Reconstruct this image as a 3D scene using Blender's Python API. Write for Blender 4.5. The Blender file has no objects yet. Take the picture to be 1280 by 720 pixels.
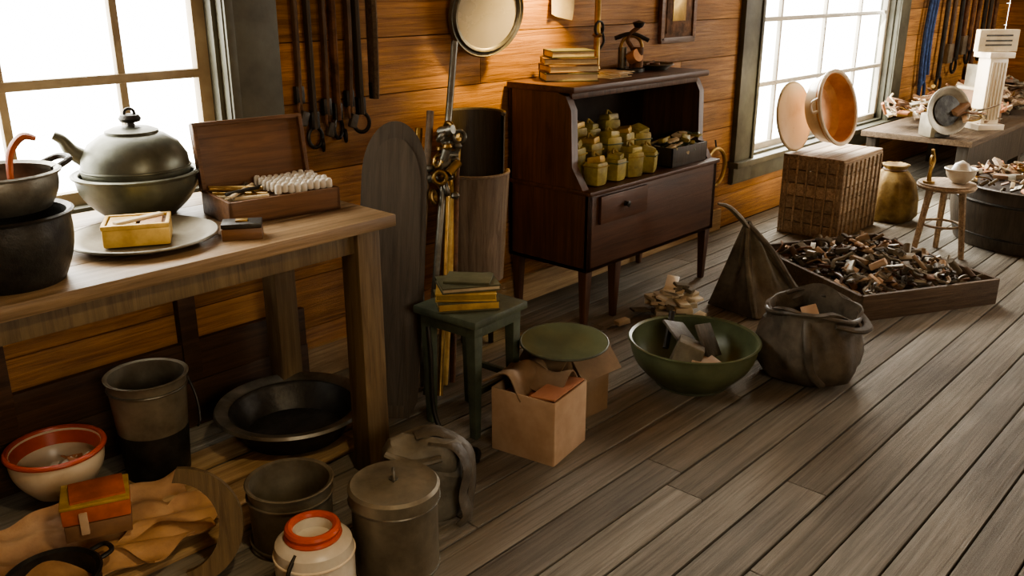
import bpy, bmesh, math, random
from mathutils import Vector, Matrix, Euler
random.seed(7)
R=math.radians
# ---------------- materials ----------------
def _base(name):
    m=bpy.data.materials.new(name); m.use_nodes=True
    nt=m.node_tree; b=nt.nodes['Principled BSDF']; return m,nt,b
def M(name,c1,c2=None,rough=.6,metal=0,scale=8,bump=.15,stretch=(1,1,1),detail=8,contrast=(.35,.68),island=0):
    m,nt,b=_base(name); N=nt.nodes; Lk=nt.links
    if c2 is None: c2=tuple(x*.55 for x in c1)
    tc=N.new('ShaderNodeTexCoord'); mp=N.new('ShaderNodeMapping'); mp.inputs['Scale'].default_value=stretch
    Lk.new(tc.outputs['Object'],mp.inputs['Vector'])
    n=N.new('ShaderNodeTexNoise'); n.inputs['Scale'].default_value=scale; n.inputs['Detail'].default_value=detail; n.inputs['Roughness'].default_value=.62
    Lk.new(mp.outputs[0],n.inputs['Vector'])
    r=N.new('ShaderNodeValToRGB'); r.color_ramp.elements[0].position=contrast[0]; r.color_ramp.elements[1].position=contrast[1]
    r.color_ramp.elements[0].color=(*c2,1); r.color_ramp.elements[1].color=(*c1,1)
    Lk.new(n.outputs['Fac'],r.inputs[0])
    Lk.new(r.outputs[0],b.inputs['Base Color'])
    b.inputs['Metallic'].default_value=metal
    mr2=N.new('ShaderNodeMapRange'); mr2.inputs['To Min'].default_value=min(1,rough+.15); mr2.inputs['To Max'].default_value=max(.05,rough-.12); Lk.new(n.outputs['Fac'],mr2.inputs['Value'])
    Lk.new(mr2.outputs[0],b.inputs['Roughness'])
    if bump:
        bp=N.new('ShaderNodeBump'); bp.inputs['Strength'].default_value=bump; bp.inputs['Distance'].default_value=.02
        Lk.new(n.outputs['Fac'],bp.inputs['Height']); Lk.new(bp.outputs[0],b.inputs['Normal'])
    return m
def WOOD(name,c1,c2,axis='x',rough=.6,scale=6,bump=.3,island=.25,ls=.35,spec=.5):
    m,nt,b=_base(name); N=nt.nodes; Lk=nt.links
    st={'x':(ls,6,6),'y':(6,ls,6),'z':(6,6,ls)}[axis]
    tc=N.new('ShaderNodeTexCoord'); g=N.new('ShaderNodeNewGeometry')
    off=N.new('ShaderNodeVectorMath'); off.operation='SCALE'; off.inputs[0].default_value=(13,7,5)
    Lk.new(g.outputs['Random Per Island'],off.inputs['Scale'])
    add=N.new('ShaderNodeVectorMath'); add.operation='ADD'; Lk.new(tc.outputs['Object'],add.inputs[0]); Lk.new(off.outputs[0],add.inputs[1])
    mp=N.new('ShaderNodeMapping'); mp.inputs['Scale'].default_value=st; Lk.new(add.outputs[0],mp.inputs['Vector'])
    n=N.new('ShaderNodeTexNoise'); n.inputs['Scale'].default_value=scale; n.inputs['Detail'].default_value=10; n.inputs['Distortion'].default_value=.8; n.inputs['Roughness'].default_value=.7
    Lk.new(mp.outputs[0],n.inputs['Vector'])
    r=N.new('ShaderNodeValToRGB'); r.color_ramp.elements[0].position=.35; r.color_ramp.elements[1].position=.64
    r.color_ramp.elements[0].color=(*c2,1); r.color_ramp.elements[1].color=(*c1,1)
    Lk.new(n.outputs['Fac'],r.inputs[0])
    n2=N.new('ShaderNodeTexNoise'); n2.inputs['Scale'].default_value=1.7; n2.inputs['Detail'].default_value=5; Lk.new(add.outputs[0],n2.inputs['Vector'])
    mr0=N.new('ShaderNodeMapRange'); mr0.inputs['From Min'].default_value=.3; mr0.inputs['From Max'].default_value=.7; mr0.inputs['To Min'].default_value=.68; mr0.inputs['To Max'].default_value=1.25
    Lk.new(n2.outputs['Fac'],mr0.inputs['Value'])
    mr=N.new('ShaderNodeMapRange'); mr.inputs['To Min'].default_value=1-island; mr.inputs['To Max'].default_value=1+island*.6
    Lk.new(g.outputs['Random Per Island'],mr.inputs['Value'])
    mul=N.new('ShaderNodeMath'); mul.operation='MULTIPLY'; Lk.new(mr0.outputs[0],mul.inputs[0]); Lk.new(mr.outputs[0],mul.inputs[1])
    mx=N.new('ShaderNodeVectorMath'); mx.operation='SCALE'; Lk.new(r.outputs[0],mx.inputs[0]); Lk.new(mul.outputs[0],mx.inputs['Scale'])
    Lk.new(mx.outputs[0],b.inputs['Base Color'])
    mr2=N.new('ShaderNodeMapRange'); mr2.inputs['To Min'].default_value=min(1,rough+.14); mr2.inputs['To Max'].default_value=rough-.12; Lk.new(n.outputs['Fac'],mr2.inputs['Value'])
    Lk.new(mr2.outputs[0],b.inputs['Roughness'])
    b.inputs['Specular IOR Level'].default_value=spec
    bp=N.new('ShaderNodeBump'); bp.inputs['Strength'].default_value=bump; bp.inputs['Distance'].default_value=.01
    Lk.new(n.outputs['Fac'],bp.inputs['Height']); Lk.new(bp.outputs[0],b.inputs['Normal'])
    return m

wall_wood=WOOD('golden_wall_boards',(.54,.265,.07),(.22,.095,.024),'x',.55,10,.6,.28,ls=.25)
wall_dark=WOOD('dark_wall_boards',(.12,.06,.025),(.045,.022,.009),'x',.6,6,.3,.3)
floor_wood=WOOD('grey_floor_boards',(.30,.275,.222),(.155,.138,.108),'x',.66,9,.7,.2,ls=.16,spec=.35)
ceil_wood=WOOD('ceiling_boards',(.35,.22,.1),(.2,.1,.05),'x',.7,5,.3,.3)
table_wood=WOOD('table_wood',(.32,.22,.125),(.14,.09,.045),'x',.38,8,.3,.2,ls=.2)
tleg=WOOD('table_leg_wood',(.19,.135,.068),(.09,.058,.028),'z',.5,8,.25,.2)
cab_wood=WOOD('mahogany',(.14,.068,.036),(.06,.028,.015),'z',.42,5,.15,.1)
cab_woodx=WOOD('mahogany_top',(.125,.06,.033),(.058,.027,.015),'x',.42,5,.15,.1)
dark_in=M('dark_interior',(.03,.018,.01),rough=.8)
crate_wood=WOOD('weathered_crate',(.55,.43,.29),(.24,.165,.10),'x',.75,9,.6,.25)
bench_wood=WOOD('old_bench_wood',(.15,.105,.062),(.07,.047,.028),'x',.75,9,.6,.25)
plank_wood=WOOD('loose_plank_wood',(.66,.47,.25),(.33,.21,.10),'x',.6,8,.5,.35,ls=.2)
box_wood=WOOD('box_wood',(.22,.11,.05),(.11,.053,.023),'x',.4,8,.2,.15)
grey_wood=WOOD('grey_barrel_wood',(.30,.235,.17),(.14,.10,.07),'z',.55,8,.4,.1)
darkboard=WOOD('dark_board_wood',(.075,.058,.038),(.035,.026,.016),'z',.5,6,.3,.1)
trim_paint=M('grey_green_paint',(.115,.115,.08),(.065,.062,.042),.5,0,6,.1)
sash=M('sash_paint',(.42,.35,.22),(.26,.2,.12),.5,0,6,.1)
sashw=M('white_sash_paint',(.55,.52,.44),(.4,.37,.3),.5,0,6,.1)
iron=M('dark_iron',(.06,.058,.05),(.024,.022,.02),.42,.6,14,.25)
iron2=M('worn_grey_steel',(.26,.25,.21),(.10,.095,.075),.4,.75,9,.2)
tin=M('galvanised_tin',(.31,.28,.21),(.14,.12,.085),.42,.45,7,.15)
kettlem=M('kettle_grey_green',(.17,.175,.13),(.075,.077,.058),.36,.6,6,.12)
rust=M('rust',(.24,.12,.055),(.07,.037,.02),.7,.3,16,.4)
brass=M('brass',(.55,.37,.13),(.22,.14,.05),.35,.9,10,.15)
enamel=M('cream_enamel',(.74,.64,.48),(.52,.40,.25),.3,0,5,.05,contrast=(.2,.5))
white=M('white_ceramic',(.72,.69,.60),(.5,.45,.36),.3,0,6,.05)
redrim=M('red_enamel',(.62,.11,.04),(.4,.07,.03),.35,0,8,.05)
redpaint=M('red_orange_paint',(.6,.16,.055),(.3,.08,.03),.5,0,12,.15)
goldpaint=M('gold_label',(.66,.46,.14),(.38,.24,.06),.45,.2,14,.1)
olivegold=M('olive_wrapped_tin',(.50,.42,.11),(.20,.165,.05),.45,0,14,.3)
green=M('green_enamel',(.15,.185,.10),(.075,.095,.05),.33,0,6,.08)
green2=M('stool_green_paint',(.11,.135,.09),(.055,.07,.048),.5,0,10,.2)
canvas=M('olive_canvas',(.22,.19,.13),(.105,.088,.058),.9,0,10,.5)
canvas2=M('dark_canvas',(.14,.118,.084),(.055,.046,.032),.75,0,10,.5)
leather=M('dark_leather',(.12,.105,.078),(.05,.042,.03),.5,0,12,.4)
greycloth=M('grey_waxed_cloth',(.20,.185,.145),(.09,.08,.06),.6,0,9,.4)
card=M('cardboard',(.58,.43,.29),(.42,.29,.18),.8,0,6,.15)
cardin=M('cardboard_reddish',(.55,.26,.14),(.38,.17,.09),.8,0,6,.15)
cardbr=M('cardboard_brown',(.32,.23,.14),(.19,.13,.075),.8,0,6,.15)
paper=M('old_paper',(.66,.58,.42),(.45,.36,.22),.8,0,8,.15)
tanpaper=M('crumpled_kraft',(.62,.38,.19),(.28,.15,.07),.6,0,5,.6)
bookc=M('book_green',(.13,.13,.07),(.07,.07,.035),.6)
bookb=M('book_brown',(.25,.14,.07),(.13,.07,.035),.6)
yell=M('yellow_cloth',(.42,.31,.08),(.2,.14,.04),.8,0,9,.4)
sackm=M('ochre_burlap',(.30,.21,.07),(.14,.09,.035),.85,0,14,.4)
blue=M('blue_rope',(.05,.11,.28),(.03,.05,.13),.8,0,40,.4)
strapm=M('leather_strap',(.14,.08,.038),(.06,.034,.018),.5,0,14,.2)
glassy=M('mirror_glass',(.6,.56,.48),(.45,.42,.34),.25,.15,3,.0)
copper=M('copper',(.75,.42,.20),(.48,.23,.09),.35,.3,8,.1)
rubber=M('black_rubber',(.02,.02,.018),(.012,.012,.01),.4)

# ---------------- builder ----------------
class B:
    def __init__(s): s.bm=bmesh.new(); s.mats=[]
    def _add(s,t,mat,mtx=None,loc=(0,0,0),rot=(0,0,0)):
        if mat not in s.mats: s.mats.append(mat)
        i=s.mats.index(mat)
        mm=Matrix.Translation(loc)@Euler(rot).to_matrix().to_4x4()
        if mtx is not None: mm=mtx@mm
        bmesh.ops.transform(t,matrix=mm,verts=t.verts)
        for f in t.faces: f.material_index=i; f.smooth=True
        me=bpy.data.meshes.new('t'); t.to_mesh(me); t.free(); s.bm.from_mesh(me); bpy.data.meshes.remove(me)
        return s
    def box(s,d,loc,mat,rot=(0,0,0),bev=.003,taper=1,tz=0):
        t=bmesh.new(); bmesh.ops.create_cube(t,size=1)
        for v in t.verts:
            k=taper if v.co.z<0 else 1
            v.co=Vector((v.co.x*d[0]*k,v.co.y*d[1]*k,v.co.z*d[2]))
        bv=min(bev,min(d)*.3)
        if bv>0: bmesh.ops.bevel(t,geom=t.edges[:],offset=bv,segments=2,affect='EDGES',profile=.6)
        return s._add(t,mat,None,loc,rot)
    def lathe(s,prof,loc,mat,rot=(0,0,0),seg=40,wob=None,a0=0,a1=2*math.pi,sc=(1,1,1)):
        t=bmesh.new(); full=abs(a1-a0-2*math.pi)<1e-6; n=seg if full else seg+1; rings=[]
        for k,(r,z) in enumerate(prof):
            if r<1e-6: rings.append([t.verts.new((0,0,z*sc[2]))]); continue
            ring=[]
            for i in range(n):
                a=a0+(a1-a0)*i/seg
                rr,zz,ox,oy=r,z,0,0
                if wob:
                    w=wob(a,k,r,z); rr,zz=w[0],w[1]
                    if len(w)>2: ox,oy=w[2],w[3]
                ring.append(t.verts.new((rr*math.cos(a)*sc[0]+ox,rr*math.sin(a)*sc[1]+oy,zz*sc[2])))
            rings.append(ring)
        for k in range(len(rings)-1):
            p,q=rings[k],rings[k+1]; m=seg if full else seg
            for i in range(m):
                j=(i+1)%n if full else i+1
                if len(p)==1 and len(q)==1: continue
                if len(p)==1: t.faces.new((p[0],q[i],q[j]))
                elif len(q)==1: t.faces.new((p[i],p[j],q[0]))
                else: t.faces.new((p[i],p[j],q[j],q[i]))
        bmesh.ops.recalc_face_normals(t,faces=t.faces[:])
        return s._add(t,mat,None,loc,rot)
    def cyl(s,r,h,loc,mat,rot=(0,0,0),r2=None,seg=28):
        r2=r if r2 is None else r2
        return s.lathe([(0,0),(r,0),(r2,h),(0,h)],loc,mat,rot,seg)
    def torus(s,Rr,r,loc,mat,rot=(0,0,0),seg=36,a0=0,a1=2*math.pi,sc=(1,1,1)):
        pts=[]
        full=abs(a1-a0-2*math.pi)<1e-6
        for i in range(seg+(0 if full else 1)):
            a=a0+(a1-a0)*i/seg; pts.append((Rr*math.cos(a)*sc[0],Rr*math.sin(a)*sc[1],0))
        return s.tube(pts,r,mat,loc=loc,rot=rot,closed=full,smooth=False)
    def tube(s,pts,r,mat,loc=(0,0,0),rot=(0,0,0),seg=8,closed=False,smooth=True,flat=1):
        P=[Vector(p) for p in pts]
        if smooth and len(P)>2 and not closed:
            Q=[]; n=len(P)
            for i in range(n-1):
                p0=P[max(i-1,0)];p1=P[i];p2=P[i+1];p3=P[min(i+2,n-1)]
                for k in range(6):
                    u=k/6; Q.append(.5*((2*p1)+(-p0+p2)*u+(2*p0-5*p1+4*p2-p3)*u*u+(-p0+3*p1-3*p2+p3)*u**3))
            Q.append(P[-1])
            if isinstance(r,(list,tuple)):
                rr=[]
                for i in range(n-1):
                    for k in range(6): rr.append(r[i]+(r[i+1]-r[i])*k/6)
                rr.append(r[-1]); r=rr
            P=Q
        n=len(P); t=bmesh.new(); rings=[]
        up=None
        for i in range(n):
            if closed: d=(P[(i+1)%n]-P[i-1])
            else: d=P[min(i+1,n-1)]-P[max(i-1,0)]
            if d.length<1e-9: d=Vector((0,0,1))
            d.normalize()
            if up is None:
                up=Vector((0,0,1)) if abs(d.z)<.9 else Vector((1,0,0))
            x=up.cross(d); 
            if x.length<1e-6: x=Vector((1,0,0)).cross(d)
            x.normalize(); y=d.cross(x).normalized(); up=y
            rad=r[i] if isinstance(r,(list,tuple)) else r
            rings.append([t.verts.new(P[i]+x*rad*math.cos(2*math.pi*k/seg)+y*rad*flat*math.sin(2*math.pi*k/seg)) for k in range(seg)])
        for i in range(n if closed else n-1):
            p,q=rings[i],rings[(i+1)%n]
            for k in range(seg): t.faces.new((p[k],p[(k+1)%seg],q[(k+1)%seg],q[k]))
        if not closed: t.faces.new(rings[0][::-1]); t.faces.new(rings[-1])
        bmesh.ops.recalc_face_normals(t,faces=t.faces[:])
        return s._add(t,mat,None,loc,rot)
    def prism(s,outl,th,loc,mat,rot=(0,0,0),bend=None):
        t=bmesh.new(); n=len(outl)
        a=[t.verts.new((x,y,-th/2)) for x,y in outl]; b=[t.verts.new((x,y,th/2)) for x,y in outl]
        t.faces.new(a[::-1]); t.faces.new(b)
        for i in range(n): t.faces.new((a[i],a[(i+1)%n],b[(i+1)%n],b[i]))
        bmesh.ops.recalc_face_normals(t,faces=t.faces[:])
        return s._add(t,mat,None,loc,rot)
    def surf(s,f,nx,ny,loc,mat,rot=(0,0,0),th=.004):
        t=bmesh.new()
        P=[[Vector(f(i/nx,j/ny)) for j in range(ny+1)] for i in range(nx+1)]
        def nrm(i,j):
            a=P[min(i+1,nx)][j]-P[max(i-1,0)][j]; c=P[i][min(j+1,ny)]-P[i][max(j-1,0)]
            n=a.cross(c); return n.normalized() if n.length>1e-9 else Vector((0,0,1))
        g=[[t.verts.new(P[i][j]) for j in range(ny+1)] for i in range(nx+1)]
        g2=[[t.verts.new(P[i][j]-nrm(i,j)*th) for j in range(ny+1)] for i in range(nx+1)]
        for i in range(nx):
            for j in range(ny):
                t.faces.new((g[i][j],g[i+1][j],g[i+1][j+1],g[i][j+1])); t.faces.new((g2[i][j],g2[i][j+1],g2[i+1][j+1],g2[i+1][j]))
        for i in range(nx):
            t.faces.new((g[i][0],g2[i][0],g2[i+1][0],g[i+1][0])); t.faces.new((g[i][ny],g[i+1][ny],g2[i+1][ny],g2[i][ny]))
        for j in range(ny):
            t.faces.new((g[0][j],g[0][j+1],g2[0][j+1],g2[0][j])); t.faces.new((g[nx][j],g2[nx][j],g2[nx][j+1],g[nx][j+1]))
        bmesh.ops.recalc_face_normals(t,faces=t.faces[:])
        return s._add(t,mat,None,loc,rot)
    def sheet(s,w,h,fn,loc,mat,rot=(0,0,0),nx=16,ny=16,th=.003):
        return s.surf(lambda u,v:(w*(u-.5),h*(v-.5),fn(u-.5,v-.5)),nx,ny,loc,mat,rot,th)
    def fin(s,name,loc=(0,0,0),rz=0,rot=None,ang=38):
        me=bpy.data.meshes.new(name); s.bm.to_mesh(me); s.bm.free()
        for m in s.mats: me.materials.append(m)
        try: me.set_sharp_from_angle(angle=R(ang))
        except Exception: pass
        o=bpy.data.objects.new(name,me); bpy.context.scene.collection.objects.link(o)
        o.location=loc; o.rotation_euler=rot if rot else (0,0,R(rz)); return o
def vessel(rb,rt,h,th=.006,rim=.008,curve=0,n=8,rimr=None):
    out=[(0,0),(rb*.96,0)]
    for i in range(n+1):
        u=i/n; r=rb+(rt-rb)*u+curve*math.sin(math.pi*u); out.append((r,.004+(h-.004)*u))
    out+= [(rt+rim,h),(rt+rim*1.2,h+rim*.6),(rt+rim*.5,h+rim),(rt-th,h+rim*.3)]
    for i in range(n,-1,-1):
        u=i/n; r=rb+(rt-rb)*u+curve*math.sin(math.pi*u)-th; out.append((max(r,.01),th+(h-th)*u))
    out.append((0,th)); return out

# ---------------- room shell ----------------
X0,X1,Y0=-1.6,10.2,-5.2; CH=2.55
b=B(); y=0; w=.128
while y>Y0:
    x=X0-random.random()*3
    while x<X1:
        L=random.choice([5.2,6.1,7.4]); xa=max(x,X0); xb=min(x+L,X1)
        if xb>xa+.05: b.box((xb-xa-.003,w-.007,.03),((xa+xb)/2,y-w/2,-.015+random.uniform(-.0016,.0008)),floor_wood,bev=.003)
        x+=L
    y-=w
b.box((X1-X0+.3,-Y0+.3,.03),((X0+X1)/2,Y0/2,-.05),dark_in,bev=0)
b.fin('floor')
def plank_wall(name,xa,xb,holes,T,mat,rowh=.205):
    b=B(); zs=[0]
    while zs[-1]<CH-.01: zs.append(min(zs[-1]+rowh,CH))
    if CH-zs[-2]<.06: zs.pop(-2)
    for h in holes:
        for e in (h[2],h[3]):
            i=min(range(1,len(zs)-1),key=lambda k:abs(zs[k]-e)); zs[i]=e
    for z0,z1 in zip(zs,zs[1:]):
        segs=[(xa,xb)]
        for h in holes:
            if z0>=h[2]-1e-4 and z1<=h[3]+1e-4:
                ns=[]
                for a,c in segs:
                    if h[0]>a: ns.append((a,min(h[0],c)))
                    if h[1]<c: ns.append((max(h[1],a),c))
                segs=[q for q in ns if q[1]-q[0]>.02]
        for a,c in segs:
            cuts=[a]+([random.uniform(a+.8,c-.8)] if c-a>3 else [])+[c]
            for p,q in zip(cuts,cuts[1:]): b.box((q-p-.002,.03,z1-z0-.003),((p+q)/2,.015,(z0+z1)/2),mat,bev=.002)
    us=sorted(set([xa,xb]+[h[0] for h in holes]+[h[1] for h in holes]))
    for a,c in zip(us,us[1:]):
        hh=[h for h in holes if h[0]<=a+1e-4 and h[1]>=c-1e-4]
        if hh:
            b.box((c-a,.08,hh[0][2]+.06),((a+c)/2,.07,hh[0][2]/2-.03),dark_in,bev=0)
            b.box((c-a,.08,CH-hh[0][3]),((a+c)/2,.07,(CH+hh[0][3])/2),dark_in,bev=0)
        else: b.box((c-a,.08,CH+.06),((a+c)/2,.07,CH/2-.03),dark_in,bev=0)
    o=b.fin(name); o.matrix_world=T; return o
WL=(.10,1.53,.78,1.98); WR=(5.06,7.2,.40,1.98)
plank_wall('wall_back',X0,X1,[WL,WR],Matrix.Identity(4),wall_wood)
plank_wall('wall_right',0,-Y0,[],Matrix.Translation((X1,0,0))@Matrix.Rotation(R(-90),4,'Z'),wall_wood)
plank_wall('wall_left',0,-Y0,[],Matrix.Translation((X0,Y0,0))@Matrix.Rotation(R(90),4,'Z'),wall_wood)
WF=(1.6,3.6,.7,2.1)
plank_wall('wall_front',0,X1-X0,[WF],Matrix.Translation((X1,Y0,0))@Matrix.Rotation(R(180),4,'Z'),wall_wood)
b=B(); b.box((X1-X0+.3,-Y0+.3,.08),((X0+X1)/2,Y0/2,CH+.04),ceil_wood,bev=0); b.fin('ceiling')
def window(name,W,vs,hs,trimw,pm,sm,T=None,sillproj=.06):
    x0,x1,z0,z1=W; b=B()
    b.box((trimw,.035,z1-z0+.26),(x0-trimw/2,-.016,(z0+z1)/2+.0),pm)
    b.box((trimw,.035,z1-z0+.26),(x1+trimw/2,-.016,(z0+z1)/2+.0),pm)
    b.box((.03,.05,z1-z0+.1),(x1+.02,-.02,(z0+z1)/2+.0),pm); b.box((.03,.05,z1-z0+.1),(x0-.02,-.02,(z0+z1)/2+.0),pm)
    b.box((x1-x0+trimw*2,.04,.13),((x0+x1)/2,-.02,z1+.065),pm)
    b.box((x1-x0+trimw*2+.04,.04+sillproj,.035),((x0+x1)/2,.01-sillproj/2,z0-.018),pm)
    b.box((x1-x0+trimw*2,.03,.1),((x0+x1)/2,-.012,z0-.09),pm)
    for xx in (x0+.008,x1-.008): b.box((.016,.11,z1-z0),(xx,.055,(z0+z1)/2),pm)
    for zz in (z0+.008,z1-.008): b.box((x1-x0,.11,.016),((x0+x1)/2,.055,zz),pm)
    for xx in (x0+.035,x1-.035): b.box((.045,.035,z1-z0),(xx,.06,(z0+z1)/2),sm)
    for zz in (z0+.03,z1-.03): b.box((x1-x0,.035,.05),((x0+x1)/2,.06,zz),sm)
    for v in vs: b.box((.024,.025,z1-z0),(v,.06,(z0+z1)/2),sm)
    for h in hs: b.box((x1-x0,.03,.028),((x0+x1)/2,.058,h),sm)
    o=b.fin(name)
    if T is not None: o.matrix_world=T
    return o
window('window_1',WL,[.55,.89,1.23],[1.15,1.56],.20,trim_paint,sash,sillproj=.02)
window('window_2',WR,[5.45,6.1,6.68],[.82,1.21,1.6],.22,trim_paint,sashw)
TF=Matrix.Translation((X1,Y0,0))@Matrix.Rotation(R(180),4,'Z')
window('window_3',WF,[2.3,2.95],[1.4],.15,trim_paint,sash,TF)
b=B(); b.box((4.75-1.75,.022,.13),((4.75+1.75)/2,-.011,.065),plank_wood); b.fin('baseboard_back')
b=B()
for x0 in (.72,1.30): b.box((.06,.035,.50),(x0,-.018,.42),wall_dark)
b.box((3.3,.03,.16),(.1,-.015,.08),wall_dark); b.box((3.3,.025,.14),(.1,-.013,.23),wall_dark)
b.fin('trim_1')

# ---------------- left table ----------------
b=B()
for i,(y,wd) in enumerate([(-.655,.18),(-.48,.17),(-.31,.17),(-.145,.16)]):
    b.box((2.75,wd-.002,.035),(.225,y,.7825),table_wood,bev=.004)
b.box((2.6,.025,.06),(.2,-.70,.735),tleg)
b.box((2.6,.025,.06),(.2,-.10,.735),tleg)
b.box((.025,.6,.06),(1.52,-.40,.735),tleg)
for x,y in ((1.51,-.69),(1.57,-.16),(-1.0,-.69),(-1.0,-.10)):
    b.box((.08,.08,.765),(x,y,.3825),tleg,bev=.006)
b.fin('wooden_table')
T=.80
b=B()
b.lathe(vessel(.105,.13,.15,curve=.012),(0,0,0),iron,seg=56)
b.lathe(vessel(.10,.118,.075,curve=.008),(0,0,.163),iron2,seg=56)
b.tube([(.11,-.02,.235),(.155,0,.25),(.15,.05,.25),(.11,.06,.235)],.007,iron)
b.tube([(.02,-.02,.18),(.03,-.01,.27),(.06,-.01,.31),(.085,-.02,.305)],[.008,.012,.014,.008],redpaint,flat=.6)
b.tube([(-.03,-.01,.18),(-.02,.0,.28),(.0,.01,.38),(.02,.02,.44)],[.02,.028,.032,.012],redpaint,flat=.35)
b.tube([(-.06,.02,.18),(-.06,.02,.28),(-.04,.03,.39)],[.014,.022,.024],redpaint,flat=.4)
b.tube([(.0,.06,.18),(-.03,.08,.36)],.008,iron)
b.fin('cast_iron_pot_stack',(.64,-.59,T))
b=B()
b.lathe(vessel(.09,.162,.12,curve=.02),(0,0,0),kettlem,seg=64)
b.torus(.157,.007,(.0,0,.12),kettlem,seg=56)
b.lathe([(.10,.03),(.132,.09),(.143,.13),(.139,.170),(.118,.205),(.085,.228),(.07,.233),(.07,.240),(.05,.248),(0,.254)],(0,0,0),kettlem,seg=64)
b.torus(.142,.004,(0,0,.14),kettlem,seg=56)
b.lathe([(0,.25),(.012,.252),(.010,.260),(.026,.264),(.03,.272),(.024,.282),(0,.287)],(0,0,0),iron,seg=24)
b.torus(.013,.004,(0,0,.286),iron,rot=(R(90),0,0),seg=20)
b.tube([(-.12,0,.165),(-.155,0,.19),(-.175,0,.222),(-.195,0,.236)],[.026,.02,.014,.011],kettlem,seg=14)
b.fin('kettle_in_bowl',(1.115,-.215,T-.003),rz=-28)
b=B(); b.lathe([(0,0),(.115,0),(.14,.008),(.177,.02),(.181,.024),(.175,.025),(.14,.014),(.112,.006),(0,.006)],(0,0,0),tin,seg=64)
b.torus(.178,.004,(0,0,.022),iron2,seg=64); b.fin('metal_plate',(.98,-.50,T))
b=B(); 
b.box((.155,.12,.045),(0,0,.0235),goldpaint,bev=.006)
b.box((.135,.10,.006),(0,0,.047),rust,bev=.001)
for s in(1,-1): b.box((.157,.01,.012),(0,s*.056,.051),goldpaint); b.box((.01,.12,.012),(s*.0735,0,.051),goldpaint)
b.box((.065,.085,.006),(-.032,0,.052),goldpaint,bev=.001)
b.box((.05,.085,.004),(.035,0,.0525),tanpaper,bev=.001)
b.box((.13,.02,.006),(.005,.0,.058),paper,rot=(0,0,R(38)),bev=.001)
b.fin('gold_tin_box',(.965,-.505,T+.008),rz=-30)
b=B(); W_,D_,H_=.33,.2,.065
b.box((W_,D_,.01),(0,0,.005),box_wood)
for s in(1,-1):
    b.box((W_,.012,H_),(0,s*(D_/2-.006),H_/2),box_wood); b.box((.012,D_,H_),(s*(W_/2-.006),0,H_/2),box_wood)
b.box((.008,D_-.02,H_-.01),(-.03,0,H_/2),box_wood)
b.box((W_,.012,.19),(0,D_/2+.022,H_+.088),box_wood,rot=(R(-9),0,0))
for s in (1,-1): b.box((.012,.02,.18),(s*(W_/2-.006),D_/2+.008,H_+.092),box_wood,rot=(R(-9),0,0))
b.box((W_,.02,.012),(0,D_/2+.026,H_+.18),box_wood,rot=(R(-9),0,0))
for i in range(9):
    for j in range(6):
        b.lathe([(0,-.008),(.009,-.004),(.010,0),(.0095,.016),(.006,.022),(0,.024)],(-.010+i*.0195,-.072+j*.028,.068+random.uniform(-.003,.004)),white,seg=10)
b.box((.18,.17,.04),(.062,0,.03),rust)
for i in range(12):
    b.tube([(-.15,random.uniform(-.08,.08),.05+i*.0025),(-.04,random.uniform(-.08,.08),.055+i*.0025)],.0055,random.choice([paper,brass,iron,tin]))
b.fin('wooden_box_of_beads',(1.385,-.455,T),rz=-9)
b=B(); b.box((.10,.065,.03),(0,0,.015),box_wood); b.box((.10,.065,.012),(0,0,.037),iron); b.box((.03,.02,.006),(0,0,.045),brass,bev=.001); b.fin('small_trinket_box',(1.175,-.64,T),rz=-35)

# ---------------- wall hangings left ----------------
b=B()
for i,(x,z,rr) in enumerate([(1.79,.98,.014),(1.845,.89,.016),(1.90,.93,.014),(1.945,.91,.018),(2.0,.95,.016),(2.05,.92,.018),(2.115,.97,.024)]):
    top=1.75; m=[strapm,darkboard,strapm,rust,strapm,darkboard,bench_wood][i]
    b.tube([(x,-.035,top),(x+random.uniform(-.008,.008),-.04,1.3),(x,-.035,z+.05)],[rr,rr*1.1,rr],m,seg=8,flat=.6)
    b.box((.035,.022,.06),(x,-.035,z+.08),iron,bev=.005)
    if i in(1,3,5): b.torus(.028,.007,(x,-.035,z+.02),iron,rot=(R(90),0,R(random.uniform(-35,35))),sc=(1,1.25,1))
    if i in(0,2,4): b.torus(.018,.006,(x,-.035,z+.035),rust,rot=(R(90),0,R(40)),sc=(1,1.2,1)); b.box((.03,.02,.05),(x+.01,-.04,z),leather,rot=(0,R(20),0),bev=.006)
    if i in(1,3): b.torus(.02,.006,(x+.03,-.035,z-.01),iron,rot=(R(90),0,R(60)))
b.box((.44,.03,.05),(1.97,-.016,1.75),tleg)
b.fin('hanging_harness_straps')
b=B(); ol=[]; w2=.108; h2=1.0
for i in range(25):
    a=math.pi*i/24; ol.append((w2*math.cos(a),h2-.18+.18*math.sin(a)))
ol+= [(-w2*1.04,.5),(-w2*.96,.06),(-w2*.7,0),(w2*.7,0),(w2*.96,.06),(w2*1.04,.5)]
b.prism(ol,.022,(0,0,0),darkboard,rot=(R(90),0,0))
b.prism([(x*.82,y*.9+.045) for x,y in ol],.030,(0,0,0),darkboard,rot=(R(90),0,0))
b.fin('long_wooden_board',(1.74,-.48,.016),rot=(R(-14),R(4),R(-42)))
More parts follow.
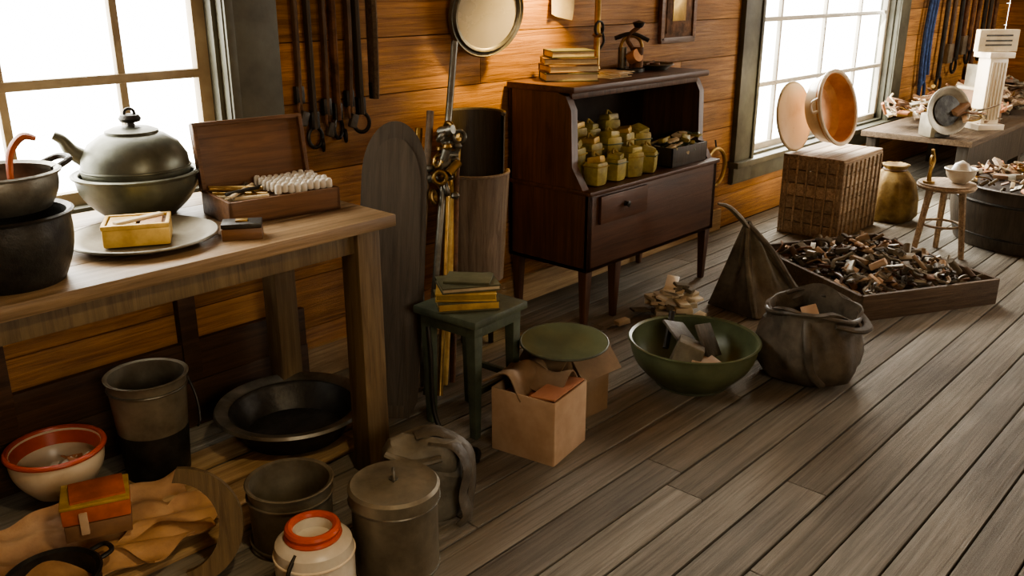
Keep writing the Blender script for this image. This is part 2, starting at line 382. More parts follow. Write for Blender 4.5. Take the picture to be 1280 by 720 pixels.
# ---------------- rods ----------------
b=B()
def rod(p,q,r,m): b.tube([p,q],r,m,seg=10,smooth=False)
rod((1.96,-.44,.01),(2.33,-.24,1.22),.013,iron2)
rod((1.93,-.40,.01),(2.22,-.22,.98),.014,grey_wood)
rod((2.06,-.42,.01),(2.30,-.27,.88),.019,goldpaint)
rod((1.99,-.48,.01),(2.25,-.28,.86),.011,brass)
rod((2.00,-.38,.01),(2.19,-.18,.90),.012,iron2)
rod((1.88,-.40,.01),(2.18,-.20,.92),.014,brass)
rod((2.10,-.43,.01),(2.27,-.30,.80),.012,rust)
for k in range(34):
    u=random.uniform(.60,.80); px=1.96+.35*u+random.uniform(-.05,.035); pz=1.2*u+random.uniform(-.06,.06); py=-.44+.20*u+random.uniform(-.06,.02)
    rt=(random.uniform(0,3),random.uniform(0,3),random.uniform(0,3))
    if k%3==0: b.torus(.022,.008,(px,py,pz),random.choice([iron2,brass]),rot=rt,seg=16)
    elif k%3==1: b.cyl(.016,.06,(px,py,pz),random.choice([iron2,brass,tin]),rot=rt,seg=12)
    else: b.lathe([(0,-.016),(.014,-.009),(.018,0),(.014,.009),(0,.016)],(px,py,pz),random.choice([iron2,brass]),seg=12)
b.fin('bundle_of_rods')
b=B()
def shell(r0,r1,z0,z1,a0,a1,m,th=.013,seg=30):
    prof=[(r0,z0),(r1,z1),(r1-th,z1),(r0-th,z0),(r0,z0)]
    b.lathe(prof,(0,0,0),m,seg=seg,a0=a0,a1=a1)
shell(.115,.122,.60,.94,R(-20),R(150),darkboard)
shell(.112,.138,.27,.71,R(170),R(370),grey_wood)
shell(.112,.128,.27,.64,R(0),R(180),grey_wood)
b.cyl(.11,.02,(0,0,.27),grey_wood); b.cyl(.12,.02,(0,0,.55),dark_in)
b.torus(.134,.007,(0,0,.71),grey_wood,a0=R(170),a1=R(370)); b.torus(.118,.008,(0,0,.94),darkboard,a0=R(-20),a1=R(150))
for a in (45,135,225,315): b.box((.03,.03,.29),(.08*math.cos(R(a)),.08*math.sin(R(a)),.145),darkboard,taper=.7)
b.fin('barrel_chair',(2.50,-.165,0),rz=-45)
b=B(); 
b.box((.27,.27,.028),(0,0,.41),green2,bev=.008); b.box((.235,.235,.04),(0,0,.378),green2)
for sx in(1,-1):
    for sy in(1,-1): b.box((.040,.040,.40),(sx*.098,sy*.098,.20),green2,taper=.65)
b.box((.19,.018,.02),(0,-.098,.16),green2); b.box((.018,.19,.02),(.098,0,.16),green2)
b.fin('green_stool',(1.955,-.68,0),rz=4)
def book(b,w,d,h,loc,rz,cover,pages=paper):
    x,y,z=loc; e=(0,0,R(rz)); c,s=math.cos(R(rz)),math.sin(R(rz))
    b.box((w,d,.005),(x,y,z+.0025),cover,rot=e,bev=.001); b.box((w,d,.005),(x,y,z+h-.0025),cover,rot=e,bev=.001)
    b.box((w*.96,d*.95,h-.008),(x,y,z+h/2),pages,rot=e,bev=.001)
    b.box((w,.006,h),(x-s*(d/2-.003)*1,y+c*(d/2-.003),z+h/2),cover,rot=e,bev=.002)
b=B()
book(b,.20,.15,.032,(0,0,0),5,bookc,goldpaint); book(b,.195,.145,.026,(0,.0,.033),-3,goldpaint,yell); book(b,.19,.14,.02,(.005,.005,.060),9,bookc,paper); book(b,.15,.11,.008,(.01,.01,.081),-12,bookc,paper)
b.fin('stack_of_books',(1.935,-.68,.425),rz=-42)
b=B(); b.tube([(1.80,-.66,.40),(1.79,-.68,.30),(1.78,-.70,.12),(1.80,-.76,.012),(1.84,-.83,.012),(1.79,-.88,.012)],.008,rubber)
b.tube([(1.74,-.66,.010),(1.70,-.70,.010),(1.71,-.78,.010),(1.76,-.86,.010)],.009,rubber); b.fin('rubber_hose',(-.045,-.03,0))

# ---------------- cabinet ----------------
CX0,CX1=2.86,3.88; CF=-.46; UF=-.36
b=B()
b.box((CX1-CX0,.018,.34),((CX0+CX1)/2,CF+.009,.43),cab_woodx)
b.box((CX1-CX0,.02,.34),((CX0+CX1)/2,-.03,.43),cab_wood)
b.box((.03,-CF-.02,.34),(CX0+.015,CF/2-.01,.43),cab_wood); b.box((.03,-CF-.02,.34),(CX1-.015,CF/2-.01,.43),cab_wood)
b.box((CX1-CX0,-CF-.02,.02),((CX0+CX1)/2,CF/2-.01,.27),cab_woodx)
b.box((CX1-CX0+.01,-CF,.02),((CX0+CX1)/2,CF/2-.014,.60),cab_woodx,bev=.006)
b.box((.34,.014,.12),(CX0+.24,CF-.008,.52),cab_woodx,bev=.005)
b.lathe([(0,0),(.012,0),(.008,.012),(.014,.022),(0,.028)],(CX0+.24,CF-.014,.525),iron,rot=(R(90),0,0),seg=14)
def side(x):
    ol=[(-.02,.61),(CF+.03,.61),(UF-.01,.70),(UF+.0,.93),(UF+.03,.985),(UF+.08,1.0),(-.02,1.0)]
    b.prism(ol,.04,(x,0,0),cab_wood,rot=(R(90),0,R(90)))
side(CX0+.02); side(CX1-.02)
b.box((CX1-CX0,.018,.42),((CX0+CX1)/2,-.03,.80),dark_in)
b.box((CX1-CX0+.02,-UF+.01,.028),((CX0+CX1)/2,UF/2-.015,1.012),cab_woodx,bev=.01)
b.box((CX1-CX0-.06,.02,.03),((CX0+CX1)/2,UF+.03,.985),cab_wood)
for x,y in ((CX0+.03,CF+.03),(CX0+.03,-.05),(CX1-.03,CF+.03),(CX1-.03,-.05),(CX0+.24,CF+.03)):
    b.box((.045,.045,.27),(x,y,.135),cab_wood,taper=.55)
b.fin('mahogany_desk_cabinet')
b=B(); k=0
for r,(yy,n,x0) in enumerate([(-.40,4,2.99),(-.29,5,2.97),(-.17,4,3.0)]):
    for i in range(n):
        x=x0+i*.122+random.uniform(-.014,.014); h=random.uniform(.10,.135)+r*.045; wq=random.uniform(.08,.095)
        a=R(random.uniform(-25,25))
        b.box((wq,wq,h),(x,yy,.611+h/2),olivegold,rot=(0,0,a),bev=.02,taper=.9)
        b.box((wq*.8,wq*.75,.03),(x,yy,.611+h+.004),random.choice([olivegold,olivegold,goldpaint]),rot=(random.uniform(-.3,.3),random.uniform(-.2,.2),a+.3),bev=.009)
        b.box((wq*1.02,wq*1.02,.006),(x,yy,.611+h*.8),random.choice([green,yell]),rot=(0,0,a),bev=.002)
        if random.random()<.7: b.tube([(x-.02,yy,.61+h+.02),(x,yy+.01,.61+h+.035),(x+.02,yy,.61+h+.018)],.005,yell)
b.fin('wrapped_tins')
b=B(); 
b.box((.30,.16,.01),(0,0,.005),darkboard)
for s in(1,-1): b.box((.30,.01,.09),(0,s*.075,.045),darkboard); b.box((.01,.16,.09),(s*.145,0,.045),darkboard)
for i in range(60):
    b.box((random.uniform(.02,.08),random.uniform(.015,.04),random.uniform(.008,.02)),(random.uniform(-.12,.12),random.uniform(-.055,.055),.02+i*.0018),random.choice([green2,olivegold,paper,olivegold,green]),rot=(random.uniform(-.4,.4),random.uniform(-.4,.4),random.uniform(0,3)))
b.box((.12,.09,.008),(.06,0,.118),paper,rot=(R(8),0,.3))
b.fin('box_of_trinkets',(3.66,-.36,.611))
CT=1.027
b=B()
book(b,.23,.17,.035,(0,0,0),0,bookc,paper); book(b,.22,.165,.03,(0,0,.036),8,bookb,paper); book(b,.23,.16,.028,(0,0,.067),-4,strapm,paper); book(b,.19,.14,.03,(0,0,.096),6,bookc,paper)
b.fin('stack_of_old_books',(3.06,-.18,CT),rz=-40)
b=B(); 
for i in range(5): b.box((.16,.12,.003),(i*.02,i*.012,.002+i*.0035),paper,rot=(0,0,i*.4),bev=0)
b.fin('loose_papers',(3.28,-.24,CT))
b=B(); b.lathe([(0,0),(.05,0),(.05,.012),(.02,.02),(.014,.04),(.014,.16),(.024,.17),(.014,.18),(.014,.42),(.02,.43),(0,.44)],(0,0,0),brass,seg=20)
b.torus(.03,.006,(0,-.01,.2),iron,rot=(R(90),0,0)); b.tube([(.01,0,.1),(.05,0,.14),(.03,0,.2)],.006,iron); b.fin('brass_candle_stand',(3.36,-.10,CT))
b=B(); b.cyl(.065,.015,(0,0,0),iron); b.tube([(0,0,.01),(.01,0,.09),(-.02,0,.15),(.03,0,.2)],.011,rust)
b.torus(.05,.008,(0,0,.11),brass,rot=(R(90),0,0)); b.tube([(-.08,0,.15),(0,0,.17),(.08,0,.14)],.01,iron); b.cyl(.025,.09,(.03,-.01,.02),rust); b.cyl(.02,.10,(-.04,.01,.01),iron2); b.lathe([(0,0),(.02,.01),(.03,.03),(0,.04)],(.03,0,.19),iron,seg=14); b.cyl(.03,.05,(0,0,.06),copper,rot=(R(70),0,.5))
b.fin('antique_hand_grinder',(3.56,-.15,CT),rz=-40)
b=B(); b.lathe(vessel(.08,.1,.02),(0,0,0),iron2); b.cyl(.03,.02,(.02,0,.008),rust); b.tube([(-.05,0,.02),(.05,.02,.03)],.007,rust); b.fin('small_tin_dish',(3.73,-.15,CT))
b=B(); b.lathe([(0,0),(.138,0),(.138,.006),(.0,.006)],(0,0,.012),glassy,seg=56)
b.lathe([(.13,0),(.17,0),(.175,.012),(.168,.024),(.158,.018),(.15,.026),(.14,.022),(.132,.01),(.13,0)],(0,0,0),iron2,seg=56)
b.lathe([(0,-.004),(.16,-.004),(.16,.002),(0,.002)],(0,0,0),iron,seg=40)
b.torus(.02,.004,(0,.19,.005),iron); b.fin('round_wall_mirror',(2.66,-.075,1.31),rot=(R(100),R(-6),R(-14)))
b=B(); b.sheet(.14,.17,lambda u,v:.012*math.sin(u*5+v*3),(0,0,0),paper,rot=(R(90),0,0)); b.cyl(.005,.01,(0,-.004,.07),iron,rot=(R(90),0,0)); b.fin('paper_note',(3.20,-.03,1.36),rot=(0,R(12),0))
b=B(); 
b.box((.28,.012,.36),(0,0,0),rust); 
for s in(1,-1): b.box((.32,.022,.03),(0,-.004,s*.18),box_wood); b.box((.03,.022,.36),(s*.15,-.004,0),box_wood)
b.box((.22,.004,.29),(0,-.008,0),rust,bev=.001); b.box((.12,.004,.17),(0,-.011,0),brass,bev=.001)
b.fin('framed_picture',(4.15,-.015,1.32))
b=B(); b.torus(.11,.012,(0,0,0),brass,rot=(R(90),0,0)); b.tube([(0,0,.11),(0,0.01,.16)],.005,iron); b.fin('hanging_hoop',(4.62,-.03,.40))

# ---------------- centre floor ----------------
def openbox(b,w,d,h,m,mi,th=.006):
    b.box((w,d,th),(0,0,th/2),m,bev=.001)
    b.box((w,th,h),(0,-d/2,h/2),m,bev=.001); b.box((w,th,h),(0,d/2,h/2),m,bev=.001)
    b.box((th,d,h),(-w/2,0,h/2),m,bev=.001); b.box((th,d,h),(w/2,0,h/2),m,bev=.001)
b=B(); openbox(b,.205,.225,.215,card,cardin)
b.box((.17,.19,.15),(0,0,.115),cardin,rot=(R(3),0,R(3)))
b.box((.19,.09,.006),(.0,-.065,.216),cardin,rot=(R(-6),0,0),bev=.001)
b.sheet(.15,.22,lambda u,v:.03*math.cos(u*5)*1+.01*math.sin(v*9),(.055,.03,.215),cardbr,rot=(0,R(10),R(4)),th=.005)
b.sheet(.21,.15,lambda u,v:.035*math.cos(v*5)+.008*math.sin(u*12),(-.0,.07,.228),cardbr,rot=(R(14),R(4),0),th=.005)
b.fin('cardboard_box',(1.975,-.965,0),rz=10)
b=B(); openbox(b,.20,.20,.26,cardbr,cardbr); b.box((.19,.19,.006),(0,0,.25),cardbr)
b.box((.19,.10,.005),(0,-.13,.215),cardbr,rot=(R(50),0,0),bev=.001); b.box((.08,.19,.005),(-.118,0,.225),cardbr,rot=(0,R(-45),0),bev=.001)
b.fin('cardboard_box',(2.24,-.865,0),rz=-4)
b=B(); b.lathe([(0,0),(.09,0),(.145,.016),(.15,.020),(.144,.022),(.09,.007),(0,.007)],(0,0,0),green,seg=48); b.torus(.147,.004,(0,0,.019),green2,seg=48); b.fin('green_enamel_plate',(2.17,-.905,.266),rot=(R(2),R(-2),0))
b=B(); b.lathe(vessel(.13,.235,.17,curve=.03,n=10),(0,0,0),green,seg=64); b.lathe([(.128,0),(.135,0),(.135,.008),(.128,.008)],(0,0,0),green2,seg=48)
b.box((.15,.10,.13),(-.05,.0,.11),canvas,rot=(R(20),R(10),R(30)),bev=.01); b.box((.15,.012,.13),(.07,-.02,.15),canvas2,rot=(R(-30),R(15),R(10)))
b.box((.14,.12,.05),(-.04,-.06,.10),card,rot=(R(10),0,R(60))); b.tube([(.0,.12,.1),(.08,.15,.22)],.012,iron); b.box((.15,.10,.01),(.03,.08,.17),leather,rot=(R(35),R(20),0))
b.fin('green_enamel_basin',(2.73,-1.07,0))
def wobbag(a,k,r,z):
    f=1+.04*math.sin(3*a+k*.5)+.035*math.sin(7*a+k*.8)+.015*math.sin(13*a-k)
    return (r*f, z+ (.022*math.sin(2*a+1)+.008*math.sin(5*a) if k>6 else 0))
b=B(); b.lathe([(0,.0),(.12,.0),(.165,.025),(.19,.07),(.198,.12),(.188,.18),(.17,.225),(.158,.255),(.165,.275),(.172,.285),(.160,.29),(.148,.265),(.15,.23),(.155,.15),(.12,.08),(0,.06)],(0,0,0),canvas2,seg=90,wob=wobbag)
b.tube([(.166*math.cos(t),.166*math.sin(t),.275+.022*math.sin(2*t+1)) for t in [i*.45 for i in range(15)]],.009,leather)
b.tube([(-.15,-.05,.27),(-.2,-.08,.2),(-.19,-.1,.1),(-.15,-.13,.04)],.014,leather,flat=.4); b.tube([(.14,.03,.28),(.20,.02,.22),(.21,.0,.14),(.18,-.06,.06)],.014,leather,flat=.4)
b.box((.13,.09,.02),(-.04,.05,.22),canvas,rot=(R(30),R(20),0),bev=.008); b.box((.1,.06,.03),(.04,.02,.22),card,rot=(R(-20),R(-20),R(40)))
b.tube([(-.1,-.13,.26),(-.04,-.19,.24),(.04,-.195,.235),(.1,-.14,.25)],.02,canvas2,flat=.5)
b.fin('dark_canvas_bag',(3.08,-1.36,0))
b=B()
A_=Vector((-.05,0,.41)); BL=Vector((-.19,.04,0)); BF=Vector((-.03,-.17,0)); BR=Vector((.27,-.03,0)); BB=Vector((.05,.15,0))
def panel(P,Q,m,ph,top=.012):
    def f(u,v):
        base=P.lerp(Q,u); ap=A_+(Q-P).normalized()*(u-.5)*top*2
        p=ap.lerp(base,v); n=(Q-P).cross(A_-P).normalized()
        wv=math.sin(math.pi*min(1,v*1.1))*math.sin(math.pi*u)
        p=p+n*(.028*wv*math.sin(u*9+ph+v*3)-.02*wv)
        p.z=max(p.z,.004); return p
    b.surf(f,18,22,(0,0,0),m,th=.006)
panel(BL,BF,canvas2,0); panel(BF,BR,canvas,1.5); panel(BR,BB,canvas,3); panel(BB,BL,canvas,4)  # left panel shaded by a darker canvas colour, lit panels lighter
b.tube([(-.05,0,.385),(-.09,.0,.43),(-.14,.0,.475),(-.19,.0,.49)],[.03,.035,.03,.012],canvas,flat=.35)
b.tube([(-.05,-.005,.40),(.06,-.05,.28),(.16,-.06,.13),(.265,-.04,.015)],[.012,.014,.016,.016],canvas2)
b.tube([(-.05,-.01,.40),(-.055,-.06,.25),(-.04,-.13,.10),(-.03,-.175,.012)],[.010,.012,.014,.012],canvas)
b.fin('folded_canvas_tent',(3.62,-.84,0),rz=-47)
b=B()
for i in range(46):
    x=random.gauss(0,.065);y=random.gauss(0,.05); z=.02+.16*max(0,1-math.hypot(x,y)/.16)*random.random()
    b.box((random.uniform(.05,.11),random.uniform(.03,.06),random.uniform(.01,.025)),(x,y,z),random.choice([paper,paper,white,canvas,enamel]),rot=(random.uniform(-.25,.25),random.uniform(-.25,.25),random.uniform(0,3)))
b.fin('pile_of_pamphlets',(3.28,-.64,0))
def junk(b,n,inside,zf,mats,smin=.03,smax=.09,tub=.5,zb=0):
    for i in range(n):
        x,y=inside(); z=zb+zf(x,y)*random.uniform(.4,1); m=random.choice(mats); L=random.uniform(smin,smax)
        rt=(random.uniform(-.6,.6),random.uniform(-.6,.6),random.uniform(0,6.28))
        q=random.random()
        if q<tub*.5: b.tube([(-L,0,0),(-L*.3,L*.3,.01),(L*.4,L*.1,.0),(L,-L*.3,.01)],random.uniform(.005,.012),m,loc=(x,y,z),rot=rt,seg=6,flat=.6)
        elif q<tub*.75: b.torus(L*.45,.006,(x,y,z),m,rot=rt,seg=14,a1=random.choice([4,6.283185307179586]))
        elif q<tub: b.cyl(random.uniform(.008,.02),L*1.1,(x,y,z),m,rot=(rt[0]+1.3,rt[1],rt[2]),seg=10)
        else: b.box((L,L*random.uniform(.2,.6),L*random.uniform(.1,.3)),(x,y,z),m,rot=rt,bev=.002)
b=B(); tw,td,thh=.76,.84,.12
b.box((tw,td,.012),(0,0,.006),canvas2)
for s in(1,-1): b.box((tw,.02,thh),(0,s*td/2,thh/2),bench_wood); b.box((.02,td,thh),(s*tw/2,0,thh/2),bench_wood)
b.box((tw-.03,td-.03,.05),(0,0,.035),rust,bev=0)
junk(b,480,lambda:(random.uniform(-tw/2+.06,tw/2-.06),random.uniform(-td/2+.06,td/2-.06)),lambda x,y:.10+.09*math.cos(x*3.6)*math.cos(y*3.1),[rust,canvas,strapm,tin,greycloth,tin,canvas,leather,cardbr,canvas2,card],.03,.085,.45)
b.fin('tray_of_scrap_metal',(4.31,-1.10,0),rz=-29)
b=B(); cw,cd,chh=.54,.36,.46
for k in range(6):
    z=.04+k*.077
    for s in(1,-1): b.box((cw,.016,.072),(0,s*cd/2,z),crate_wood); 
    for s in(1,-1): b.box((.016,cd-.02,.072),(s*cw/2,0,z),crate_wood)
for sx in(1,-1):
    for sy in(1,-1): b.box((.05,.05,chh),(sx*(cw/2-.02),sy*(cd/2-.02),chh/2),crate_wood)
for i in range(9): b.box((.012,.012,chh-.02),(-cw/2+.03+i*.06,-cd/2-.012,chh/2),crate_wood,bev=.004)
for i in range(6): b.box((.012,.012,chh-.02),(-cw/2-.012,-cd/2+.03+i*.06,chh/2),crate_wood,bev=.004)
for i in range(4): b.box((cw+.02,.088,.015),(0,-.137+i*.092,chh+.007),crate_wood)
b.fin('slatted_wicker_crate',(5.22,-.48,0),rz=0)
b=B(); b.lathe([(0,0),(.15,0),(.185,.03),(.205,.10),(.215,.12),(.215,.13),(.20,.125),(.18,.04),(.145,.012),(0,.012)],(0,0,0),copper,seg=64)
b.lathe([(.150,-.002),(.187,.028),(.208,.10),(.205,.10),(.186,.03),(.150,.0)],(0,0,0),enamel,seg=64); b.torus(.213,.012,(0,0,.127),enamel,seg=64)
b.tube([(-.21,0,.12),(-.25,0,.10),(-.25,.05,.10),(-.20,.07,.12)],.008,enamel)
b.fin('large_copper_pan',(5.20,-.36,.70),rot=(R(76),0,R(-4)))
b=B(); b.lathe([(0,0),(.15,0),(.19,.02),(.20,.03),(.19,.035),(.15,.012),(0,.012)],(0,0,0),enamel,seg=56); b.torus(.197,.007,(0,0,.03),paper,seg=56)
b.fin('cream_enamel_plate',(5.04,-.26,.672),rot=(R(80),0,R(-2)))
def wobs(a,k,r,z): return (r*(1+.06*math.sin(5*a+k)+.04*math.sin(9*a)),z)
b=B(); b.lathe([(0,0),(.12,0),(.15,.04),(.15,.15),(.13,.25),(.09,.30),(.06,.32),(.08,.35),(.07,.355),(0,.32)],(0,0,0),sackm,seg=48,wob=wobs); b.torus(.065,.008,(0,0,.32),strapm); b.fin('burlap_sack',(5.70,-.68,0))
b=B(); b.cyl(.145,.03,(0,0,.37),crate_wood,seg=32); b.torus(.145,.006,(0,0,.385),crate_wood)
for a in (20,140,260): b.tube([(.09*math.cos(R(a)),.09*math.sin(R(a)),.38),(.14*math.cos(R(a)),.14*math.sin(R(a)),.0)],[.020,.015],crate_wood,smooth=False)
b.torus(.1,.007,(0,0,.17),crate_wood)
b.fin('milking_stool',(5.10,-1.17,0))
b=B(); b.lathe(vessel(.04,.075,.07,curve=.012),(0,0,0),white,seg=28); b.lathe([(0,.04),(.055,.06),(.035,.10),(0,.12)],(0,0,0),white,seg=20); b.fin('white_bowl',(5.14,-1.22,.402))
b=B(); b.cyl(.03,.01,(0,0,0),brass); b.tube([(0,0,0),(0,0,.06),(.02,0,.12),(-.01,0,.18)],[.014,.010,.015,.008],brass); b.torus(.028,.005,(0,0,.12),brass,rot=(R(90),0,0)); b.fin('brass_figurine',(5.02,-1.10,.402))
b=B(); b.lathe(vessel(.43,.47,.34,curve=.02,rim=.015),(0,0,0),darkboard,seg=64); 
for z in(.08,.27): b.torus(.462+(.012 if z>.1 else -.014),.008,(0,0,z),iron,seg=64)
b.cyl(.44,.02,(0,0,.29),dark_in,seg=40)
def disc(r):
    def f():
        a=random.uniform(0,6.28); q=r*math.sqrt(random.random()); return q*math.cos(a),q*math.sin(a)
    return f
jm=[rust,tin,paper,card,bookb,cardin,brass,crate_wood,bookb,strapm,tin,canvas,rust]
junk(b,230,disc(.42),lambda x,y:.04+.11*(1-math.hypot(x,y)/.47),jm,.03,.1,.35,zb=.32)
b.fin('wooden_tub_of_clutter',(5.76,-1.50,0))
b=B(); b.box((3.0,.75,.04),(7.95,-.52,.40),bench_wood)
for x in(6.55,7.9,9.3):
    for y in(-.82,-.2): b.box((.07,.07,.38),(x,y,.19),darkboard)
b.box((2.9,.03,.24),(7.95,-.85,.26),darkboard)
b.fin('workbench')
b=B(); junk(b,620,lambda:(random.uniform(6.55,9.3),random.uniform(-.82,-.2)),lambda x,y:.03+.15*abs(math.sin(x*3.1)),jm,.04,.13,.35,zb=.46)
for i in range(22): b.box((random.uniform(.08,.2),random.uniform(.06,.12),random.uniform(.03,.1)),(random.uniform(6.75,9.2),random.uniform(-.70,-.2),.49+random.uniform(0,.05)),random.choice(jm),rot=(0,0,random.uniform(0,3)))
b.fin('workbench_clutter')
b=B(); b.box((.20,.20,.04),(0,0,.02),enamel); b.box((.14,.14,.46),(0,0,.27),enamel,bev=.012); b.box((.19,.19,.04),(0,0,.52),enamel); 
for k in range(-2,3): b.box((.01,.006,.40),(k*.024,-.072,.27),paper)
b.fin('white_wooden_pedestal',(7.12,-.76,.421),rz=-40)
b=B(); b.box((.30,.05,.15),(0,0,.075),paper); 
for z in(.11,.075,.045): b.box((.2,.004,.012),(0,-.026,z),iron,bev=0)
b.fin('lettered_sign',(7.12,-.76,.962),rz=-40)
b=B(); b.box((.26,.2,.24),(0,0,.12),bookb); b.box((.27,.21,.02),(0,0,.25),paper); b.box((.2,.15,.16),(.0,0,.34),tin); b.fin('stacked_cartons',(7.46,-.62,.425),rz=-30)
b=B(); b.lathe([(0,0),(.09,0),(.14,.035),(.16,.04),(.162,.05),(.14,.05),(.09,.015),(0,.015)],(0,0,0),tin,rot=(R(80),0,R(-35)),seg=40); b.lathe([(0,.02),(.09,.02),(.10,.035),(0,.04)],(0,0,0),iron,rot=(R(80),0,R(-35))); b.torus(.15,.01,(.02,-.03,.0),enamel,rot=(R(80),0,R(-35))); b.box((.16,.14,.16),(.02,.05,-.10),tin,rot=(0,0,R(-35)),bev=.02); b.cyl(.06,.02,(0,0,-.17),iron); b.tube([(0,.03,-.17),(0,.03,0)],.012,iron)
b.fin('metal_reflector_lamp',(6.50,-.67,.60))
b=B()
for i in range(3):
    x=7.80+i*.07; b.tube([(x,-.04,2.0),(x+.03,-.05,1.5),(x-.03,-.05,1.0),(x+.01,-.05,.6+i*.05)],.018,blue)
b.torus(.06,.014,(7.87,-.05,.55),blue,rot=(R(90),0,0),sc=(1,1.6,1)); b.fin('blue_rope')
b=B()
for i in range(9):
    x=8.25+i*.17; z=random.uniform(.65,.95); b.tube([(x,-.04,1.9),(x+random.uniform(-.04,.04),-.05,z)],.02,random.choice([strapm,iron,darkboard,rust]),smooth=False)
    if i%2: b.box((.12,.04,.16),(x,-.05,z-.05),random.choice([iron,darkboard,tin]))
    else: b.torus(.06,.012,(x,-.05,z-.05),iron,rot=(R(90),0,0))
b.box((1.6,.03,.06),(8.92,-.016,1.9),darkboard)
b.fin('hanging_tools')

# ---------------- left floor group ----------------
b=B(); b.lathe(vessel(.088,.112,.33,rim=.006),(0,0,0),tin,seg=56)
b.lathe([(.0895,.004),(.0915,.004),(.1015,.165),(.0995,.165)],(0,0,0),iron,seg=56)
b.torus(.111,.004,(0,0,.30),iron2)
b.tube([(.114,0,.315),(.120,-.05,.24),(.112,-.075,.17),(.095,-.09,.16)],.004,iron); b.fin('tall_tin_bucket',(1.05,-.235,0))
b=B(); b.lathe(vessel(.078,.125,.13,curve=.018,rim=.004),(0,0,0),enamel,seg=56); b.torus(.128,.008,(0,0,.132),redrim,seg=56)
b.lathe([(.109,.09),(.1195,.125),(.1175,.125),(.107,.09)],(0,0,0),redrim,seg=56)
junk(b,22,disc(.075),lambda x,y:.05,[paper,cardin,white],.02,.045,.1,zb=.03); b.fin('enamel_bowl_with_red_rim',(.795,-.16,.035))
b=B(); b.lathe([(0,0),(.15,0),(.16,.004),(.20,.075),(.222,.088),(.236,.092),(.238,.10),(.226,.10),(.20,.092),(.19,.08),(.15,.012),(0,.010)],(0,0,0),iron,seg=72); b.lathe([(.198,.092),(.226,.1005),(.237,.1005),(.239,.094),(.243,.097),(.238,.106),(.224,.105),(.198,.095)],(0,0,0),iron2,seg=72); b.fin('large_iron_basin',(1.44,-.38,.042))
b=B()
for i,(x,y,L,a,z) in enumerate([(1.10,-.52,1.1,1,.01),(.95,-.64,.8,-2,.01),(1.35,-.265,.8,2,.01),(1.32,-.40,.75,0,.01),(1.0,-.43,1.1,-3,.028),(1.05,-.56,1.0,4,.028)]):
    b.box((L,.10,.016),(x,y,z if z>.02 else .009),plank_wood,rot=(0,0,R(a)))
b.fin('loose_planks')
b=B(); b.lathe(vessel(.105,.11,.18,rim=.005),(0,0,0),tin,seg=56); 
for z in(.02,.15): b.torus(.112,.003,(0,0,z),tin)
b.fin('open_tin_can',(1.13,-.825,0.0))
b=B(); b.lathe([(0,0),(.085,0),(.093,.008),(.094,.15),(.09,.172),(.074,.186),(.060,.19),(.060,.205),(.045,.205),(.045,.18),(0,.17)],(0,0,0),white,seg=56)
b.torus(.056,.010,(0,0,.208),redrim); b.torus(.060,.008,(0,0,.192),redrim); b.torus(.0935,.004,(0,0,.145),enamel); b.torus(.0935,.003,(0,0,.03),enamel)
b.tube([(-.07,-.03,.18),(-.1,-.04,.15),(-.095,-.04,.10)],.005,iron); b.fin('white_enamel_jar',(1.02,-1.085,0))
b=B(); b.lathe([(0,0),(.104,0),(.108,.006),(.108,.225),(0,.225)],(0,0,0),tin,seg=56)
b.lathe([(.112,.20),(.114,.20),(.115,.235),(.108,.243),(.09,.24),(.06,.248),(0,.252)],(0,0,0),tin,seg=56); b.torus(.113,.0035,(0,0,.202),iron2); b.torus(.108,.003,(0,0,.012),iron2)
b.torus(.017,.0035,(0,0,.262),iron2,rot=(R(90),0,R(50)),seg=20); b.cyl(.012,.006,(0,0,.249),iron2); b.fin('lidded_tin_canister',(1.245,-1.115,0))
b=B()
def sq(a,k,r,z):
    q=(abs(math.cos(a))**4+abs(math.sin(a))**4)**(-.25)
    return (r*q*(1+.03*math.sin(4*a+k*.9)+.02*math.sin(9*a+k*.5)), z+.012*math.sin(3*a+k) if z>.03 else z)
b.lathe([(0,0),(.088,0),(.100,.02),(.104,.06),(.098,.085),(.104,.11),(.106,.145),(.098,.165),(.104,.185),(.10,.21),(.085,.228),(.05,.236),(0,.238)],(0,0,0),greycloth,seg=96,wob=sq,sc=(1.05,.70,1))
b.tube([(.02,-.03,.235),(.09,-.05,.225),(.12,-.07,.17),(.105,-.09,.10),(.115,-.095,.04),(.09,-.105,.012)],[.022,.026,.028,.026,.026,.022],leather,flat=.25)
b.tube([(-.02,.0,.24),(.05,.01,.242),(.125,-.02,.20),(.135,-.04,.12),(.125,-.06,.05),(.12,-.085,.012)],[.024,.028,.028,.026,.026,.02],leather,flat=.25)
b.tube([(-.10,-.06,.22),(-.03,-.085,.20),(.05,-.085,.21)],[.012,.016,.012],greycloth,flat=.6)
b.fin('folded_waxed_cloth_bundle',(1.46,-.98,0),rz=-40)
b=B(); b.sheet(.50,.36,lambda u,v:.014*math.sin(u*9+v*4)+.010*math.sin(v*15+u*3)+.007*math.cos(u*23)+.02,(0,0,0),tanpaper,nx=40,ny=30,th=.004)
b.sheet(.28,.16,lambda u,v:.010*math.sin(u*12+v*7)+.012,(.16,-.10,.016),tanpaper,rot=(0,0,R(30)),nx=24,ny=14,th=.004)
b.fin('crumpled_kraft_paper',(.76,-.49,.042),rz=-12)
b=B(); b.box((.155,.115,.045),(0,0,.0225),bookb); b.box((.16,.12,.045),(0,0,.070),redpaint,bev=.006); b.box((.162,.122,.010),(0,0,.097),goldpaint); b.box((.13,.095,.01),(0.005,0,.105),redpaint,rot=(R(3),0,R(4)))
b.box((.02,.02,.06),(-.03,-.058,.05),card); b.fin('red_cigar_box',(.755,-.515,.088),rz=-24)
b=B(); ol=[]
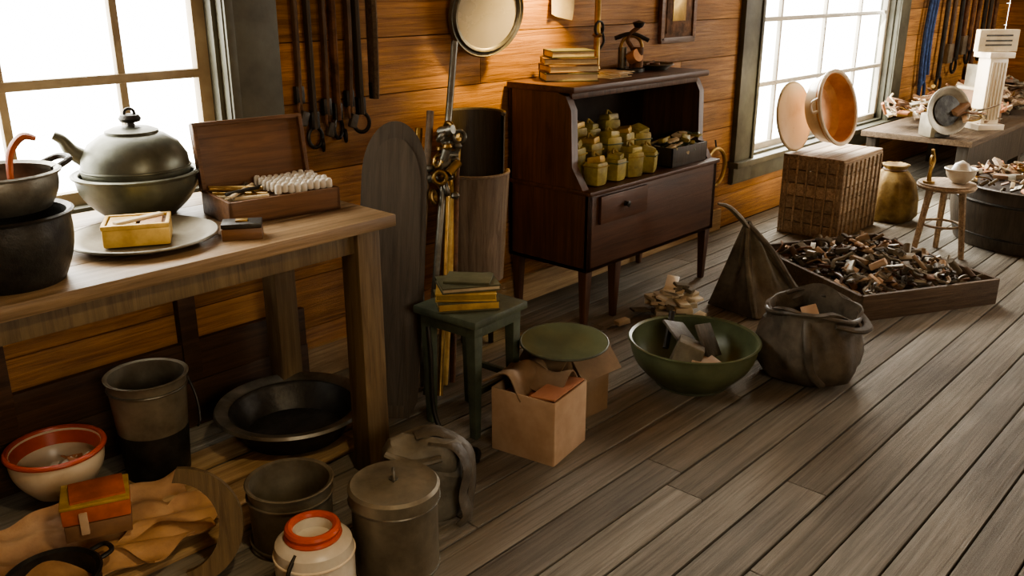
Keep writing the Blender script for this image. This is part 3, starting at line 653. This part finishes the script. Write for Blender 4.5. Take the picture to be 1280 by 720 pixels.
for i in range(21):
    a=R(-80+i*8.5); ol.append((.15*math.cos(a),.15*math.sin(a)))
for i in range(20,-1,-1):
    a=R(-80+i*8.5); ol.append((.105*math.cos(a)-.012,.115*math.sin(a)))
b.prism(ol,.02,(0,0,0),tleg,rot=(R(90),0,0)); b.fin('curved_wooden_felloe',(.85,-.77,.15),rot=(R(-14),0,R(-38)))
b=B(); b.lathe(vessel(.085,.10,.10,curve=.01),(0,0,0),iron); b.tube([(.1,0,.09),(.14,0,.1),(.14,.04,.1),(.1,.05,.09)],.006,iron); b.fin('iron_cooking_pot',(.58,-.66,0))

# ---------------- camera, world, lights ----------------
cam=bpy.data.cameras.new('camera'); cam.sensor_width=36; cam.lens=36*1120/1280; cam.clip_start=.05
co=bpy.data.objects.new('camera',cam); bpy.context.scene.collection.objects.link(co)
co.location=(0,-2.656,1.42); co.rotation_euler=(R(90-18.8),0,R(42.5-90)); bpy.context.scene.camera=co
w=bpy.data.worlds.new('sky'); bpy.context.scene.world=w; w.use_nodes=True
bg=w.node_tree.nodes['Background']; bg.inputs[0].default_value=(1,.96,.87,1); bg.inputs[1].default_value=11
def area(name,loc,target,sx,sy,E,col):
    l=bpy.data.lights.new(name,'AREA'); l.shape='RECTANGLE'; l.size=sx; l.size_y=sy; l.energy=E; l.color=col
    o=bpy.data.objects.new(name,l); bpy.context.scene.collection.objects.link(o); o.location=loc
    o.rotation_euler=(Vector(target)-Vector(loc)).to_track_quat('-Z','Y').to_euler(); return o
area('daylight_window_1',(.8,.35,1.6),(1.1,-1.2,.5),1.6,1.2,60,(1,.95,.84))
area('daylight_window_2',(6.1,.45,1.6),(4.4,-2.2,0),2.2,1.4,240,(1,.95,.85))
area('camera_side_fill',(.1,-4.4,1.75),(1.2,-.6,.1),1.0,.8,34,(1,.86,.66))  # added soft fill behind the camera, no lantern stands there
area('daylight_far',(8.8,-3.8,2.1),(4.5,-1.9,0),1.6,1.3,110,(1,.95,.86))
def spot(name,loc,target,E,ang,col,bl=.9):
    l=bpy.data.lights.new(name,'SPOT'); l.energy=E; l.color=col; l.spot_size=R(ang); l.spot_blend=bl; l.shadow_soft_size=.05
    o=bpy.data.objects.new(name,l); bpy.context.scene.collection.objects.link(o); o.location=loc
    o.rotation_euler=(Vector(target)-Vector(loc)).to_track_quat('-Z','Y').to_euler(); return o
spot('oil_lamp_glow',(3.02,-.42,1.72),(2.90,0,1.16),150,72,(1,.66,.24))
spot('lower_left_fill',(.9,-1.9,1.9),(.95,-.45,.0),40,50,(1,.78,.48))  # added warm fill spot for the lower-left floor items, not a real lantern
try: bpy.context.scene.view_settings.look='AgX - Medium High Contrast'
except Exception: pass
